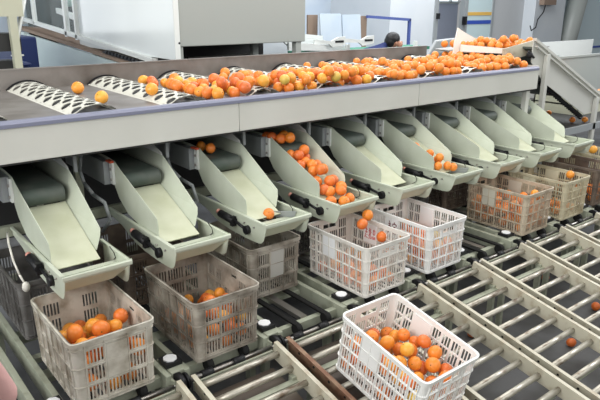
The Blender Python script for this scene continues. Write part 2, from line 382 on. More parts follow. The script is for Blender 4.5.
# ---------------------------------------------------------------- discharge chutes
def plate_poly(x_top, x_bot, flip):
    # outline in (y, z); x shifts with height so that the plate flares outwards
    pts = [(1.45,1.335),(1.05,1.335),(.76,1.325),(.70,1.295),(.31,1.085),(.285,1.05),(.262,.985),(.30,.965),(.68,1.13),(1.45,1.13)]
    out = []
    for y, z in pts:
        ref = (.955+(y-.2)*.41) if y < .68 else 1.15
        f = min(1, max(0, (z-ref)/.10)); out.append((x_bot+(x_top-x_bot)*f, y, z))
    return out
def thick_poly(mb, pts, th):
    return mb.prism(pts, (th, 0, 0))
def make_chute(i):
    X = S*i
    t = thing('discharge_chute', (X-.17, 0, .84), 'x', 'chute', 'discharge chutes under the sorting trough')
    B = lambda: MB()
    thick_poly(B(), plate_poly(X-.028, X-.088, 1), .003).build('side_plate', M['paint'], t)
    thick_poly(B(), [(X-.338, y, z) for y, z in ((1.45,1.335),(.95,1.335),(.81,1.325),(.77,1.303),(.275,1.105),(.245,1.09),(.235,1.05),(.238,.985),(.50,.985),(.656,1.01),(.78,1.085),(.85,1.17),(1.45,1.17))], -.003).build('side_plate', M['paint'], t)
    b = B(); b.prism([(X-.334,.70,1.158),(X-.088,.70,1.158),(X-.090,.20,.955),(X-.334,.20,.955)], (0,.003,-.006)); b.build('slide_plate', M['slide'], t)
    # belt with its head roller
    b = B(); x0, x1 = X-.330, X-.094; n = 24; cy, cz, R = .715, 1.212, .050
    prof = [(cy+R*math.cos(math.pi/2+math.pi*k/n), cz+R*math.sin(math.pi/2+math.pi*k/n)) for k in range(n+1)]
    vs = [(x, y, z) for x in (x0, x1) for y, z in [(1.95, cz+R)]+prof+[(1.95, cz-R)]]
    m_ = len(prof)+2
    b.add(vs, [(k, k+1, k+1+m_, k+m_) for k in range(m_-1)]); b.add(vs, [tuple(range(m_)), tuple(range(m_, 2*m_))])
    b.build('conveyor_belt', M['belt'], t)
    # catch tray
    L, Rr = X-.358, X
    side = [(0.0,.985),(.004,.955),(.02,.905),(.035,.868),(.055,.848),(.078,.840),(.12,.836),(.24,.832),(.42,.836),(.54,.848),(.64,.875),(.74,.91),(.93,.935),(.93,.985)]
    sider = [(0.0,.985),(.004,.955),(.02,.90),(.035,.864),(.055,.846),(.078,.840),(.12,.836),(.24,.834),(.36,.85),(.36,.985)]
    b = B(); b.prism([(L+.006, y, z) for y, z in side], (.004,0,0)); b.prism([(Rr-.010, y, z) for y, z in sider], (.004,0,0))
    b.prism([(L+.008,.004,.985),(Rr-.008,.004,.985),(Rr-.008,.004,.955),(L+.008,.004,.955)], (0,.004,0))
    b.prism([(L+.008,.192,.925),(Rr-.008,.192,.925),(Rr-.008,.060,.915),(L+.008,.060,.915)], (0,.0,.004))
    b.build('catch_tray', M['paint'], t)
    b = B(); rim = .990
    b.box(L-.006, Rr+.006, -.010, .010, rim-.024, rim); b.box(L-.006, L+.014, .010, .93, rim-.016, rim); b.box(Rr-.014, Rr+.006, .010, .40, rim-.016, rim)
    b.build('tray_rim', M['white'] if False else M['paint'], t, bevel=.004)
    b = B(); b.prism([(L+.010,.004,.957),(Rr-.012,.004,.957),(Rr-.085,.058,.885),(L+.010,.058,.885)], (0,.003,0)); b.build('spout_lip', M['slide'], t)
    # drive housing beside the belt
    b = B(); b.box(X-.395, X-.343, .865, 1.6, 1.165, 1.318); b.build('drive_housing', M['greybox'], t)
    b = B(); b.box(X-.358, X-.342, .815, .860, 1.17, 1.315); bk = b.build('bracket', M['white'], t)
    for z_ in (1.20, 1.27): b = B(); b.tube((X-.3585,.838,z_), (X-.366,.838,z_), .009, 10); b.build('bolt', M['steel'], bk)
    # pneumatic latch on the left wall of the tray
    b = B(); b.tube((X-.376,.50,.935), (X-.376,.33,.925), .026, 12); b.box(X-.392, X-.36, .33, .36, .89, .955); b.tube((X-.370,.33,.925), (X-.368,.22,.905), .010, 8)
    b.tube((X-.352,.20,.900), (X-.378,.20,.900), .030, 14)
    lt = b.build('latch_cylinder', M['black'], t)
    b = B(); b.tube((X-.377,.53,.945), (X-.376,.49,.936), .017, 10); b.build('latch_tip', M['pink'], lt)
    for y_ in (.13, .24): b = B(); b.tube((X-.350,y_,.935), (X-.362,y_,.935), .006, 8); b.build('bolt', M['steel'], t)
    b = B(); b.path([(X-.015,.20,.93),(X-.020,.16,.955),(X-.03,.15,.99),(X-.04,.18,1.02)], .0025, 6); b.build('spring_wire', M['black'], t)
    return t
CL = {1:'pale green chute above the nearest crate, leftmost in the row', 2:'pale green chute with a red cap, above the grey-brown crate',
      3:'pale green chute with one orange at a grey flap in its tray', 4:'pale green chute with a stream of oranges tumbling down it',
      5:'pale green empty chute above the clean white crate', 6:'pale green chute with a cluster of oranges resting in its tray',
      7:'pale green empty chute above the stained crate full of oranges', 8:'pale green empty chute above the olive-beige crate', 9:'pale green chute at the far right end of the row'}
ch1 = make_chute(1); chutes = {1: ch1}
for i in range(2, 10): c = copy_tree(ch1); c.location.x += S*(i-1); chutes[i] = c
for i, c in chutes.items(): c['label'] = CL[i]
for i in (2, 3):
    b = MB(); b.box(S*i-.376, S*i-.350, .80, .87, 1.318, 1.330); b.build('safety_cap', M['red'], chutes[i])['label'] = 'red cap'
for i in range(1, 10):
    X = S*i; b = MB()
    b.prism([(X-.027,.77,1.322),(X-.027,1.15,1.335),(X-.042,1.15,1.40),(X-.042,.88,1.392),(X-.030,.775,1.345)], (.003,0,0)); b.build('folded_flap', M['white'], chutes[i])
for i in (3, 6):
    X = S*i; b = MB(); b.prism([(X-.19,.30,.965),(X-.02,.12,.975),(X-.02,.14,.93),(X-.19,.32,.92)], (.004,.006,0)); b.build('tray_flap', M['greybox'], chutes[i])['label'] = 'grey flap across the tray'

# ---------------------------------------------------------------- the sorting trough
TX0, TX1 = -.55, 5.42
tr = thing('sorting_trough', (2.4, 1.3, FLOOR), 'long steel sorting trough of oranges with pale grey beam front across the hall', 'sorting machine')
jo = [TX0, 1.72, 3.565, TX1]
for a, b_ in zip(jo, jo[1:]):
    q = MB(); q.box(a+.002, b_-.002, .598, .612, 1.455, 1.650); q.build('beam_panel', M['beam'], tr, bevel=.002)
q = MB(); q.prism([(TX0,.590,1.648),(TX0,.590,1.668),(TX0,.602,1.682),(TX0,.650,1.682),(TX0,.650,1.645)], (TX1-TX0,0,0)); q.build('front_lip', M['lip'], tr)
FARY = 2.14
q = MB(); q.box(TX0, TX1+.05, FARY, FARY+.012, 1.63, 1.800); q.box(TX0, TX1+.05, FARY-.004, FARY+.05, 1.798, 1.808); q.build('far_wall', M['pan'], tr)
for a in (.0, 1.86, 3.72): pass
q = MB(); q.box(TX0, TX1, .62, FARY, 1.640, 1.655); q.build('trough_floor', M['pan'], tr)
pieces('end_plate', M['beam'], tr, [(TX1-.005, TX1+.008, .60, FARY, 1.455, 1.69), (TX0-.01, TX0, .6, FARY, 1.455, 1.8)])
pieces('added_dark_panel', M['dark'], tr, [(TX0, TX1, .62, FARY, 1.44, 1.45), (TX0, TX1, 2.10, 2.12, .5, 1.44)])  # sheet and rear skirt added to keep the space under the beam dark
for x in [S*k+.13 for k in (1, 4, 7)]: pieces('leg', M['grn'], tr, [(x-.022, x+.022, 1.06, 1.10, FLOOR, 1.45), (x-.022, x+.022, 2.04, 2.08, FLOOR, 1.45)])
pieces('leg', M['beam'], tr, [(5.31, 5.37, .64, .69, FLOOR, 1.45), (5.31, 5.37, 2.04, 2.08, FLOOR, 1.45)])
pieces('cross_rail', M['grn'], tr, [(TX0, TX1, .935, .975, .925, .99), (TX0, TX1, 1.2, 1.23, .50, .56)])
pieces('support_post', M['greybox'], tr, [(S*k+.015, S*k+.035, .79, .81, 1.30, 1.455) for k in range(1, 10)])
# curved sizing grates
def grate(i):
    X = S*i+.005; w = .30; sag = .062; Rr = (w*w/4+sag*sag)/(2*sag); cz = 1.655+sag-Rr; half = math.asin(w/2/Rr)
    g = MB(); n = 40; y0, y1 = .70, 2.06
    def P(u_, y, o=0):
        a = -half+2*half*u_; return (X+w/2+(Rr+o)*math.sin(a), y, cz+(Rr+o)*math.cos(a))
    NC, cy_, row = 3, .088, 0
    y = y0
    def quad(a, b, c, d): g.add([P(*a), P(*b), P(*c), P(*d)], [(0,1,2,3)]); g.add([P(*a, -.004), P(*b, -.004), P(*c, -.004), P(*d, -.004)], [(0,1,2,3)])
    while y < y1-1e-4:
        cw = .94/(NC+.5); off = .03+(cw/2 if row % 2 else 0)
        ye = min(y+cy_, y1)
        if row % 2: quad((.03, y), (.03+cw/2, y), (.03+cw/2, ye), (.03, ye))
        else: quad((.97-cw/2, y), (.97, y), (.97, ye), (.97-cw/2, ye))
        for c_ in range(NC):
            ua, ub = off+c_*cw, off+(c_+1)*cw; um, ym = (ua+ub)/2, (y+ye)/2
            for a_ in range(20):
                pts = []
                for t_ in (a_, a_+1):
                    an = 2*math.pi*t_/20; ca, sa = math.cos(an), math.sin(an); m_ = max(abs(ca), abs(sa))
                    pts.append(((um+.40*cw*ca, ym+.40*(ye-y)*sa), (um+.5*cw*ca/m_, ym+.5*(ye-y)*sa/m_)))
                quad(pts[0][0], pts[0][1], pts[1][1], pts[1][0])
        y += cy_; row += 1
    for u0, u1 in ((0,.03),(.97,1)):
        g.add([P(u0,y0-.03), P(u1,y0-.03), P(u1,y1+.03), P(u0,y1+.03), P(u0,y0-.03,-.006), P(u1,y0-.03,-.006), P(u1,y1+.03,-.006), P(u0,y1+.03,-.006)], [(0,1,2,3),(4,5,6,7),(0,1,5,4),(1,2,6,5),(2,3,7,6),(3,0,4,7)])
    o = g.build('sizing_grate', M['grate'], tr, fix=False)
    h = MB(); h.prism([(X+.01,y0,1.656),(X+w-.01,y0,1.656),(X+w-.01,y1,1.656),(X+.01,y1,1.656)], (0,0,.002)); h.build('grate_shade_sheet', M['dark'], o)  # dark sheet paints in the shade seen through the grate holes
    h = MB(); vs = []
    for j in range(13): vs += [P(j/12, y1+.03, .010), P(j/12, y1+.04, .010), P(j/12, y1+.04, -.002), P(j/12, y1+.03, -.002)]
    h.add(vs, [(4*j+e, 4*j+(e+1) % 4, 4*j+4+(e+1) % 4, 4*j+4+e) for j in range(12) for e in range(4)])
    h.build('end_hoop', M['black'], o)
    return o
for i in range(0, 9): grate(i)
def hfloor(x, y):
    u_ = (x-.005) % S
    return 1.655+(.062*(1-((u_-.15)/.15)**2) if u_ < .30 and .7 < y < 2.06 else 0)
def dens(x, y):
    # upstream end is nearly bare; fruit gathers along the front and to the right
    return (x > 1.50 and y < 1.98 and not (y > 1.45 and (2.75 < x < 3.15 or 3.6 < x < 3.85)) and x > 1.50+.35*max(0, 1.1-y))
placed = []
GT = 'oranges rolling along the sorting trough'
def mk(x, y, r=.043):
    q = (x, y, hfloor(x, y)+r); placed.append((q, r)); return q
orange(mk(.995, 1.62, .045), .045, 'lone orange near the far wall between the two leftmost grates')
orange(mk(.95, 1.06, .045), .045, 'greenish-yellow orange lying alone nearer the front lip, between the two leftmost grates')
orange(mk(1.29, 1.02, .044), .044, 'lone orange resting low on the second curved grate')
orange(mk(1.575, 1.76, .045), .045, 'orange right of the second grate, the farther of a touching pair')
orange(mk(1.60, 1.66, .045), .045, 'orange just right of the second grate, the nearer of a touching pair')
t_o = drop(1.50, 3.2, .66, 2.1, 128, .039, .046, hfloor, placed, bias=lambda x, y: .10*y-.02*x, tries=16, ok=lambda x, y: dens(x, y) and random.random() < (.9 if y < 1.5 else .7))
t_o += drop(3.2, 4.35, .66, 2.1, 85, .039, .045, hfloor, placed, bias=lambda x, y: .05*y-.02*x, tries=16, ok=lambda x, y: dens(x, y))
t_o += drop(4.35, 5.36, .66, 1.75, 95, .038, .043, hfloor, placed, bias=lambda x, y: .03*abs(y-1.1)-.05*x, tries=22, zmax=1.82)
for q, r_ in t_o: orange(q, r_, 'orange among those rolling along the sorting trough', GT)
# feed guides at the right end
FY0, FY1 = .98, 1.75
fd = thing('feed_guide', (5.0, 1.3, 1.655), 'pale sheet-metal feed guide heaped with oranges at the right end of the trough', 'feed guide')
q = MB(); q.prism([(5.29,.95,1.70),(5.72,.93,1.76),(5.90,.93,1.93),(5.28,.95,1.845)], (0,.012,0)); q.build('side_plate', M['rail'], fd, bevel=.002)
q = MB(); q.prism([(5.12,1.36,1.80),(5.36,.975,1.79),(5.36,.975,1.845),(5.12,1.36,1.875)], (.01,.03,0)); q.build('foam_strip', M['foam'], fd)['label'] = 'white foam strip'
q = MB(); q.prism([(5.02,1.40,1.66),(5.04,1.40,1.90),(5.08,1.40,2.05),(5.20,1.40,2.00),(5.40,1.40,1.93),(5.30,1.40,1.86),(5.18,1.40,1.79),(5.12,1.40,1.66)], (0,.012,0)); q.build('foam_flap', M['foam'], fd)['label'] = 'upright white flap'
q = MB(); q.prism([(5.7,1.80,1.80),(6.3,1.80,1.80),(6.3,1.80,1.90),(5.8,1.80,1.90)], (0,.015,0)); q.build('back_plate', M['beam'], fd)
q = MB(); q.prism([(5.10,1.42,1.80),(5.40,.985,1.80),(6.2,.96,1.84),(6.2,1.80,1.84),(5.2,1.80,1.80)], (0,0,-.01)); q.build('feed_bed', M['steel'], fd)
GF = 'oranges arriving on the feed guide'
pf = drop(5.12, 6.15, 1.0, 1.74, 56, .039, .044, lambda x, y: 1.825, None, bias=lambda x, y: .10*y, tries=8, ok=lambda x, y: y > 1.38-1.46*(x-5.12)+.06)
for q, r_ in pf: orange(q, r_, 'orange heaped on the feed guide above the trough end', GF)
b = MB(); b.prism([(6.05,2.6,1.62),(6.22,2.6,1.82),(6.62,2.6,1.84),(6.50,2.6,1.66)], (0,.05,.01)); sc_ = b.build('control_box', M['greybox'], None, bevel=.01)
tag(sc_, 'small dark grey control box standing behind the trough near the feed guide', 'control box')
b = MB(); b.tube((6.3,2.63,FLOOR), (6.3,2.63,1.66), .02); b.build('post', M['greybox'], sc_)

# oranges on the chutes
c4 = [(1.86,1.02),(2.05,.98),(2.17,.90),(2.30,.80),(2.36,.84)]
zf = lambda y: 1.158-(0.70-y)*.406 if y < .7 else 1.268
st = [(2.165,.90,.0),(2.30,.86,.0),(2.21,.78,.0),(2.21,.66,.02),(2.24,.60,.05),(2.33,.63,.0),(2.20,.53,.02),(2.29,.50,.03),(2.36,.53,.0),(2.24,.43,.03),(2.33,.42,.04),(2.22,.36,.0),(2.36,.34,.0),(2.29,.30,.03),(2.24,.24,.0),(2.345,.235,.02),(2.36,.16,-.01),(2.28,.13,-.01),(2.17,.84,.01),(2.26,.73,.01),(2.28,.57,.01),(2.21,.27,.0),(2.31,.20,.05),(2.19,.17,.0),(2.31,.62,.07),(2.26,.37,.08)]
for x, y, dz in st:
    z = zf(y)+.04+dz if y > .2 else .925+.04+dz
    orange((x, y, z), .042, 'orange tumbling down the chute above the crate with red lettering', 'oranges tumbling down one chute')
for (x, y, z) in ((2.30,-.04,.83),(2.39,.0,.865),(2.44,-.10,.72)):
    orange((x, y, z), .041, 'orange in mid-fall from the tray into the crate with red lettering', 'oranges falling into the crate')
orange((1.62,.83,1.307), .038, 'orange at the front of the belt on the third chute')
orange((1.60,.93,1.307), .038, 'orange behind the first one on the belt of the third chute')
orange((1.685,.22,.965), .038, 'orange resting against the grey flap in the third tray')
for (x, y, z) in ((3.47,.52,1.12),(3.52,.40,1.075),(3.45,.35,1.05),(3.52,.31,1.04),(3.44,.24,1.01),(3.54,.22,1.00),(3.49,.27,1.07),(3.59,.20,.985)):
    orange((x, y, z), .036, 'orange in the cluster resting low on the sixth chute', 'oranges resting in one chute')

# fruit in crates
def fill(k, y, x, n, r0, r1, bias, label, group, zmax=.40, topm=True, near=True, tries=30):
    x0, y0 = x+.014, y+.016; z0 = DZ+.012
    pl = drop(x0, x0+CW-.028, y0, y0+CD-.032, n, r0, r1, lambda a, b: z0, None, bias=bias, tries=tries, zmax=DZ+zmax)
    for i, (q, r_) in enumerate(pl):
        top = not any((q[0]-p[0])**2+(q[1]-p[1])**2 < (1.1*r_)**2 and p[2] > q[2]+.02 for p, _ in pl)
        edge = q[1]-y0 < .075 or q[0]-x0 < .075 or q[2]-z0 < 0
        if top or edge: orange(q, r_, label, group, 0 if top else 2)
fill(1, -.35, CX(1)-.022, 58, .040, .046, lambda x, y: .35*max(0, y+.12), 'orange heaped inside the nearest warm grey crate', 'oranges in the nearest crate', .33)
fill(2, -.345, CX(2), 56, .036, .041, lambda x, y: .30*abs(y+.13)-.10*(x-1.0), 'orange heaped inside the dirty grey-brown crate', 'oranges in the grey-brown crate', .26)
fill(4, -.35, CX(4), 26, .036, .040, lambda x, y: .1*abs(y), 'orange at the bottom of the crate with red lettering', 'oranges in the crate with red lettering', .2)
fill(5, -.35, CX(5), 62, .036, .040, lambda x, y: 0, 'orange inside the clean white crate', 'oranges in the clean white crate', .20)
fill(7, -.34, CX(7)-.02, 85, .036, .040, lambda x, y: 0, 'orange inside the stained whitish crate', 'oranges in the stained crate', .245)
orange((CX(7)+.30, -.22, .735), .038, 'orange just below the front rim of the stained whitish crate')
fill(8, -.34, CX(8)-.02, 16, .036, .040, lambda x, y: 0, 'orange inside the olive-beige crate', 'oranges in the olive-beige crate', .30)
orange((CX(8)+.33, -.18, .79), .038, 'orange showing at the rim of the olive-beige crate')
orange((CX(10)+.10, .12, .83), .045, 'yellow orange on top of the crate at the right edge, under the last tray')
fill(9, -.30, CX(9), 34, .036, .040, lambda x, y: 0, 'orange inside the dark brown crate', 'oranges in the brown crate', .3)

# crate riding down its roller lane, with fruit in it
ly = -.70; lz = .335
cl = crate(0, 0, 0, 'B', mat('crate_bright_white', (.80,.80,.78), .4, col2=(.66,.63,.58), scale=5, lo=.5, hi=.9), 'bright white crate of oranges sliding down a roller lane in the foreground', plate=M['ctW2'])
Rm = Matrix.Rotation(TILT, 4, 'X')
base = V((1.640, -1.005, .318))
cl.location = base; cl.rotation_euler = (TILT, 0, math.radians(0))
pl = drop(-CW/2+.016, CW/2-.016, -CD/2+.018, CD/2-.018, 78, .036, .042, lambda x, y: .012, None, bias=lambda x, y: .25*abs(y+.03)-.06*x, tries=30, zmax=.30)
for q, r_ in pl:
    top = not any((q[0]-p[0])**2+(q[1]-p[1])**2 < (1.1*r_)**2 and p[2] > q[2]+.02 for p, _ in pl)
    if top or q[0] < -.12 or q[1] < -.21:
        orange(base+(Rm @ V(q)), r_, 'orange heaped inside the bright white crate on the roller lane', 'oranges in the sliding crate', 0 if top else 2)

# ---------------------------------------------------------------- roller lanes
SL = .2
def make_lane():
    t = thing('roller_lane', (.384, -1.35, .1), 'x', 'roller conveyor')
    xa, xb = S-.496, S+.022; y0, y1 = -.41, -2.35; z = lambda y, d=0: .452-SL*(-.41-y)+d
    def rail(x, s, m, nm='side_rail'):
        q = MB(); q.prism([(x,y0,z(y0)),(x,y1,z(y1)),(x,y1,z(y1)-.085),(x,y0+.02,z(y0)-.105)], (s*.004,0,0))
        q.prism([(x,y0,z(y0)),(x,y1,z(y1)),(x,y1,z(y1)-.004),(x,y0,z(y0)-.004)], (-s*.022,0,0)); r_ = q.build(nm, m, t)
        yy = -.511
        while yy > y1:
            h = MB(); h.tube((x-s*.001,yy,z(yy,-.045)), (x-s*.003,yy,z(yy,-.045)), .008, 10); h.build('bolt_head', M['black'], r_); yy -= .129
    rail(xa, 1, M['rail']); rail(xb, -1, M['rail'])
    yy = -.447
    while yy > -2.3:
        q = MB(); q.tube((xa+.006,yy,z(yy,-.052)), (xb-.006,yy,z(yy,-.052)), .0185, 16)
        q.build('roller', M['roller'], t); yy -= .129
    for yy in (-.62, -1.45, -2.2):
        q = MB(); q.box(xa, xb, yy-.02, yy+.02, z(yy,-.12), z(yy,-.095)); q.build('cross_brace', M['grn'], t)
    for yy in (-.6, -2.2):
        pieces('leg', M['grn'], t, [(xa, xa+.03, yy-.02, yy+.02, FLOOR, z(yy,-.08)), (xb-.03, xb, yy-.02, yy+.02, FLOOR, z(yy,-.08))])
    return t
LL = {1:'roller lane at the bottom edge, in front of the nearest crate', 2:'roller lane left of the one with the rusty rail, in front of the grey-brown crate',
      3:'roller lane with a rusty brown rail carrying the bright white crate', 4:'roller lane right of the sliding white crate, starting below the crate with red lettering',
      5:'roller lane starting below the clean white crate', 6:'roller lane starting at the empty slot between the clean white and the stained crates',
      7:'roller lane starting below the stained crate of oranges', 8:'roller lane starting below the olive-beige crate', 9:'roller lane starting below the dark brown crate',
      10:'roller lane at the right edge, second from the far end', 11:'farthest roller lane at the right'}
l1 = make_lane(); lanes = {1: l1}
for k in range(2, 12): c = copy_tree(l1); c.location.x += S*(k-1); lanes[k] = c
for k, c in lanes.items(): c['label'] = LL[k]; c['group'] = 'gravity roller lanes'
for k in (1, 2, 3):
    q = MB(); x0 = S*k-.48; zz = lambda y: .452-SL*(-.41-y)-.125
    q.prism([(x0,-.45,zz(-.45)),(x0+.46,-.45,zz(-.45)),(x0+.46,-2.3,zz(-2.3)),(x0,-2.3,zz(-2.3))], (0,0,-.004)); q.build('drip_pan', M['darkpan'], lanes[k])['label'] = 'stained dark pan under the rollers'
def retint(o, pred, m):
    for ch in [x for x in bpy.data.objects if x.parent == o and x.name.startswith('side_rail')]:
        if pred(ch):
            ch.data = ch.data.copy(); ch.data.materials[0] = m; ch['label'] = 'rusty brown rail'
retint(lanes[3], lambda ch: min(v.co.x for v in ch.data.vertices) < 0, M['rust'])
for j, (x, y, l) in enumerate(((3.48,-1.06,'small orange fallen to the floor below the rollers of the lane from the empty slot'),(4.37,-.33,'small orange fallen under the far roller lanes, near the stained crate'),
                (3.02,-.52,'small orange fallen under the rollers beside the sliding white crate'),(4.18,-.89,'small orange fallen under the rollers at the right edge of the photo'))):
    orange((x, y, FLOOR+.036), .036, l)

# ---------------------------------------------------------------- transfer conveyors under the crates
def make_transfer():
    t = thing('transfer_conveyor', (.4, .4, .3), 'x', 'conveyor')
    xa, xb = S-.50, S+.012; y0, y1 = -.34, 1.15
    for x, s in ((xa, 1), (xb, -1)):
        q = MB(); q.box(x-.016, x+.016, y0, y1, .335, .448); q.build('side_rail', M['grn'], t, bevel=.003)
    pieces('cross_member', M['grn'], t, [(xa, xb, y0+.06, y0+.10, .36, .415), (xa, xb, .62, .70, .36, .41), (xa, xb, .1, .19, .375, .405), (xa, xb, .33,.38,.375,.405)])
    for x in (S-.36, S-.13):
        q = MB(); q.box(x-.018, x+.018, y0+.02, y1, .432, .446); q.tube((x-.018,y0+.02,.410), (x+.018,y0+.02,.410), .036, 16); q.build('drive_belt', M['rubber'], t)
    q = MB(); q.box(S-.27, S-.22, y0+.1, y1, .40, .425); q.build('centre_strip', M['steel'], t)
    q = MB(); q.tube((xa-.10,-.372,.40), (xb+.02,-.372,.40), .011, 12); q.build('cross_shaft', M['steel'], t)
    for x in (S-.40, S-.20):
        q = MB(); q.tube((x-.035,-.372,.40), (x+.035,-.372,.40), .023, 14); q.build('shaft_coupling', M['black'], t)
    for a_, b_, r_ in ((xb+.030, xb+.058, .058), (xb+.075, xb+.09, .046), (xa-.055, xa-.025, .034)):
        q = MB(); q.tube((a_,-.368,.40), (b_,-.368,.40), r_, 20); q.build('sprocket_wheel', M['black'], t)
    q = MB(); q.box(xb+.020, xb+.105, -.33, -.16, .40, .452); q.box(xb+.008, xb+.022, -.38, -.20, .34, .43)
    bx = q.build('gearbox', M['grn'], t, bevel=.006)
    q = MB(); q.box(xb+.016, xb+.110, -.285, -.190, .452, .476); q.build('gearbox_base', M['black'], bx)
    q = MB(); q.tube((xb+.062,-.237,.476), (xb+.062,-.237,.484), .038, 8); q.build('gearbox_cap', M['foam'] if False else M['label'], bx)
    q = MB(); q.bar((xa,-.402,.372),(xb,-.402,.372),.012,.05); q.build('front_crossbar', M['grn'], t)
    q = MB(); q.bar((xa+.06,-.352,.37),(xb-.04,-.352,.37),.008,.012); q.build('tie_rod', M['rust'], t)
    q = MB(); q.bar((xb+.024,-.385,.44), (xb+.024,-.385,.28), .02, .03); q.build('bearing_bracket', M['steel'], t)
    for x in (xa, xb):
        pieces('leg', M['grn'], t, [(x-.02, x+.02, -.20, -.15, FLOOR, .34), (x-.02, x+.02, 1.0, 1.05, FLOOR, .34)])
    return t
TL = {0:'grey-green transfer conveyor at the lower left corner, left of the nearest crate', 1:'transfer conveyor under the nearest warm grey crate', 2:'transfer conveyor under the grey-brown crate', 3:'transfer conveyor with bare black belts in front of the set-back crate',
      4:'transfer conveyor under the crate with red lettering', 5:'transfer conveyor under the clean white crate', 6:'empty transfer conveyor between the clean white and the stained crates',
      7:'transfer conveyor under the stained crate', 8:'transfer conveyor under the olive-beige crate', 9:'transfer conveyor under the dark brown crate', 10:'transfer conveyor at the right edge under the last crate'}
t1 = make_transfer(); tcs = {1: t1}
for k in (0, 2, 3, 4, 5, 6, 7, 8, 9, 10): c = copy_tree(t1); c.location.x += S*(k-1); tcs[k] = c
for k, c in tcs.items(): c['label'] = TL[k]; c['group'] = 'transfer conveyors under the crates'

# hose between the first chutes
for i, l in ((1,'grey looped cable hanging between the first two chutes'),(2,'grey looped cable hanging between the second and third chutes')):
    X = S*i; b = MB(); b.path([(X+.12,.95,1.45),(X+.12,.955,1.363),(X+.115,.99,1.25),(X+.12,.95,1.177),(X+.13,.83,1.126),(X+.15,.70,1.10),(X+.16,.66,1.0),(X+.16,.80,.88)], .012, 8); tag(b.build('cable', M['greybox'], None), l, 'cable')
b = MB(); b.path([(.20,.75,1.02),(.17,.62,1.0),(.16,.52,.93),(.17,.47,.86),(.19,.45,.80)], .006, 8); b.ball((.19,.45,.79), .022, 10, 8, (1,1,1.4))
tag(b.build('cable', M['cable'], None), 'white cable with a plug hanging left of the leftmost chute', 'cable')

# ---------------------------------------------------------------- elevator at the right end
el = thing('inclined_elevator', (6.3, 1.1, FLOOR), 'pale inclined elevator conveyor rising to the right end of the trough', 'elevator conveyor')
EY0, EY1 = .80, 1.75
top = [(5.61,1.95),(7.19,1.25)]
for y in (EY0, EY1):
    q = MB(); q.prism([(5.60,y,1.955),(7.25,y,1.225),(7.25,y,1.195),(5.60,y,1.925)], (0,-.03,0)); q.prism([(5.60,y,1.955),(7.25,y,1.225),(7.25,y,1.03),(6.92,y,1.0),(5.88,y,1.475),(5.60,y,1.70)], (0,.01,0))
    q.prism([(5.62,y-.01,1.875),(7.22,y-.01,1.165),(7.22,y-.01,1.150),(5.62,y-.01,1.860)], (0,-.03,0)); q.build('side_panel', M['beam'], el)
q = MB(); q.prism([(5.62,EY0+.02,1.86),(7.22,EY0+.02,1.15),(7.22,EY0+.02,1.13),(5.62,EY0+.02,1.84)], (0,EY1-EY0-.03,0)); q.build('conveyor_belt', M['belt'], el)
q = MB(); q.prism([(5.90,EY0+.03,1.475),(6.95,EY0+.03,.985),(6.95,EY0+.03,.955),(5.90,EY0+.03,1.44)], (0,.04,0))
for k in range(22): u_ = k/21; q.box(5.92+u_*1.0-.012, 5.92+u_*1.0+.012, EY0+.03, EY0+.06, 1.425-.49*u_, 1.445-.49*u_)
q.build('drive_chain', M['black'], el)
for x, zt in ((5.86,1.78),(7.12,1.20)):
    for y in (EY0-.05, EY1):
        q = MB(); q.box(x-.03, x+.03, y, y+.045, FLOOR, zt); q.build('leg', M['beam'], el)
q = MB(); q.ball((5.55,.80,1.78), .035, 10, 8); q.tube((5.50,.79,1.82), (5.62,.79,1.75), .012); q.build('clamp', M['black'], el)
# lower belt behind the elevator
lo_ = thing('return_conveyor', (8.0, 1.6, FLOOR), 'low grey conveyor with loose oranges beyond the elevator', 'conveyor')
q = MB(); q.box(6.3, 9.5, .78, 2.6, .84, .86); q.build('conveyor_bed', M['dark'], lo_)
q = MB(); q.box(6.6, 9.5, 1.80, 1.83, .86, .95); q.box(6.3, 9.5, .75, .78, .80, .88); q.build('side_rail', M['greybox'], lo_)
for x in (6.5, 9.2):
    for y in (.82, 2.4): q = MB(); q.box(x-.03, x+.03, y, y+.05, FLOOR, .84); q.build('leg', M['greybox'], lo_)
orange((7.0,.98,.90), .038, 'orange on the low conveyor, left of its neighbour below the elevator'); orange((7.14,.89,.90), .038, 'orange on the low conveyor, right of its neighbour below the elevator'); orange((7.25,1.45,.90), .036, 'orange far back on the low conveyor, beside the elevator leg')
# bins at the right
bn = thing('receiving_tub', (9.0, 2.6, FLOOR), 'large white and steel open tub at the right edge behind the elevator', 'tub')
q = MB(); q.prism([(8.0,2.0,1.70),(8.6,3.1,1.70),(8.6,3.1,1.1),(8.2,2.0,1.1)], (-.02,0,0)); q.box(8.65, 11.5, 3.1, 3.12, 1.1, 1.66); q.build('white_wall_panel', M['white'], bn)
q = MB(); q.prism([(8.0,2.0,1.52),(11.0,2.0,1.52),(11.0,2.0,.9),(8.0,2.0,.9)], (0,.02,0)); q.prism([(7.95,1.98,1.55),(11.0,1.98,1.55),(11.0,2.04,1.55),(7.95,2.04,1.55)], (0,0,-.03)); q.prism([(8.65,3.1,1.68),(8.65,2.03,1.52),(8.7,2.03,1.1),(8.7,3.1,1.1)], (.02,0,0)); q.build('steel_wall_panel', M['cab'], bn)
q = MB(); q.box(8.1, 11, 2.0, 3.1, .9, .93); q.build('tub_floor', M['steel'], bn)
for x in (8.3, 10.8):
    for y in (2.02, 3.02): q = MB(); q.box(x-.03, x+.03, y, y+.05, FLOOR, .9); q.build('leg', M['cab'], bn)
oc = thing('outfeed_tray', (8.6, 1.55, .86), 'cream tray holding oranges at the right edge beside the elevator foot', 'tray')
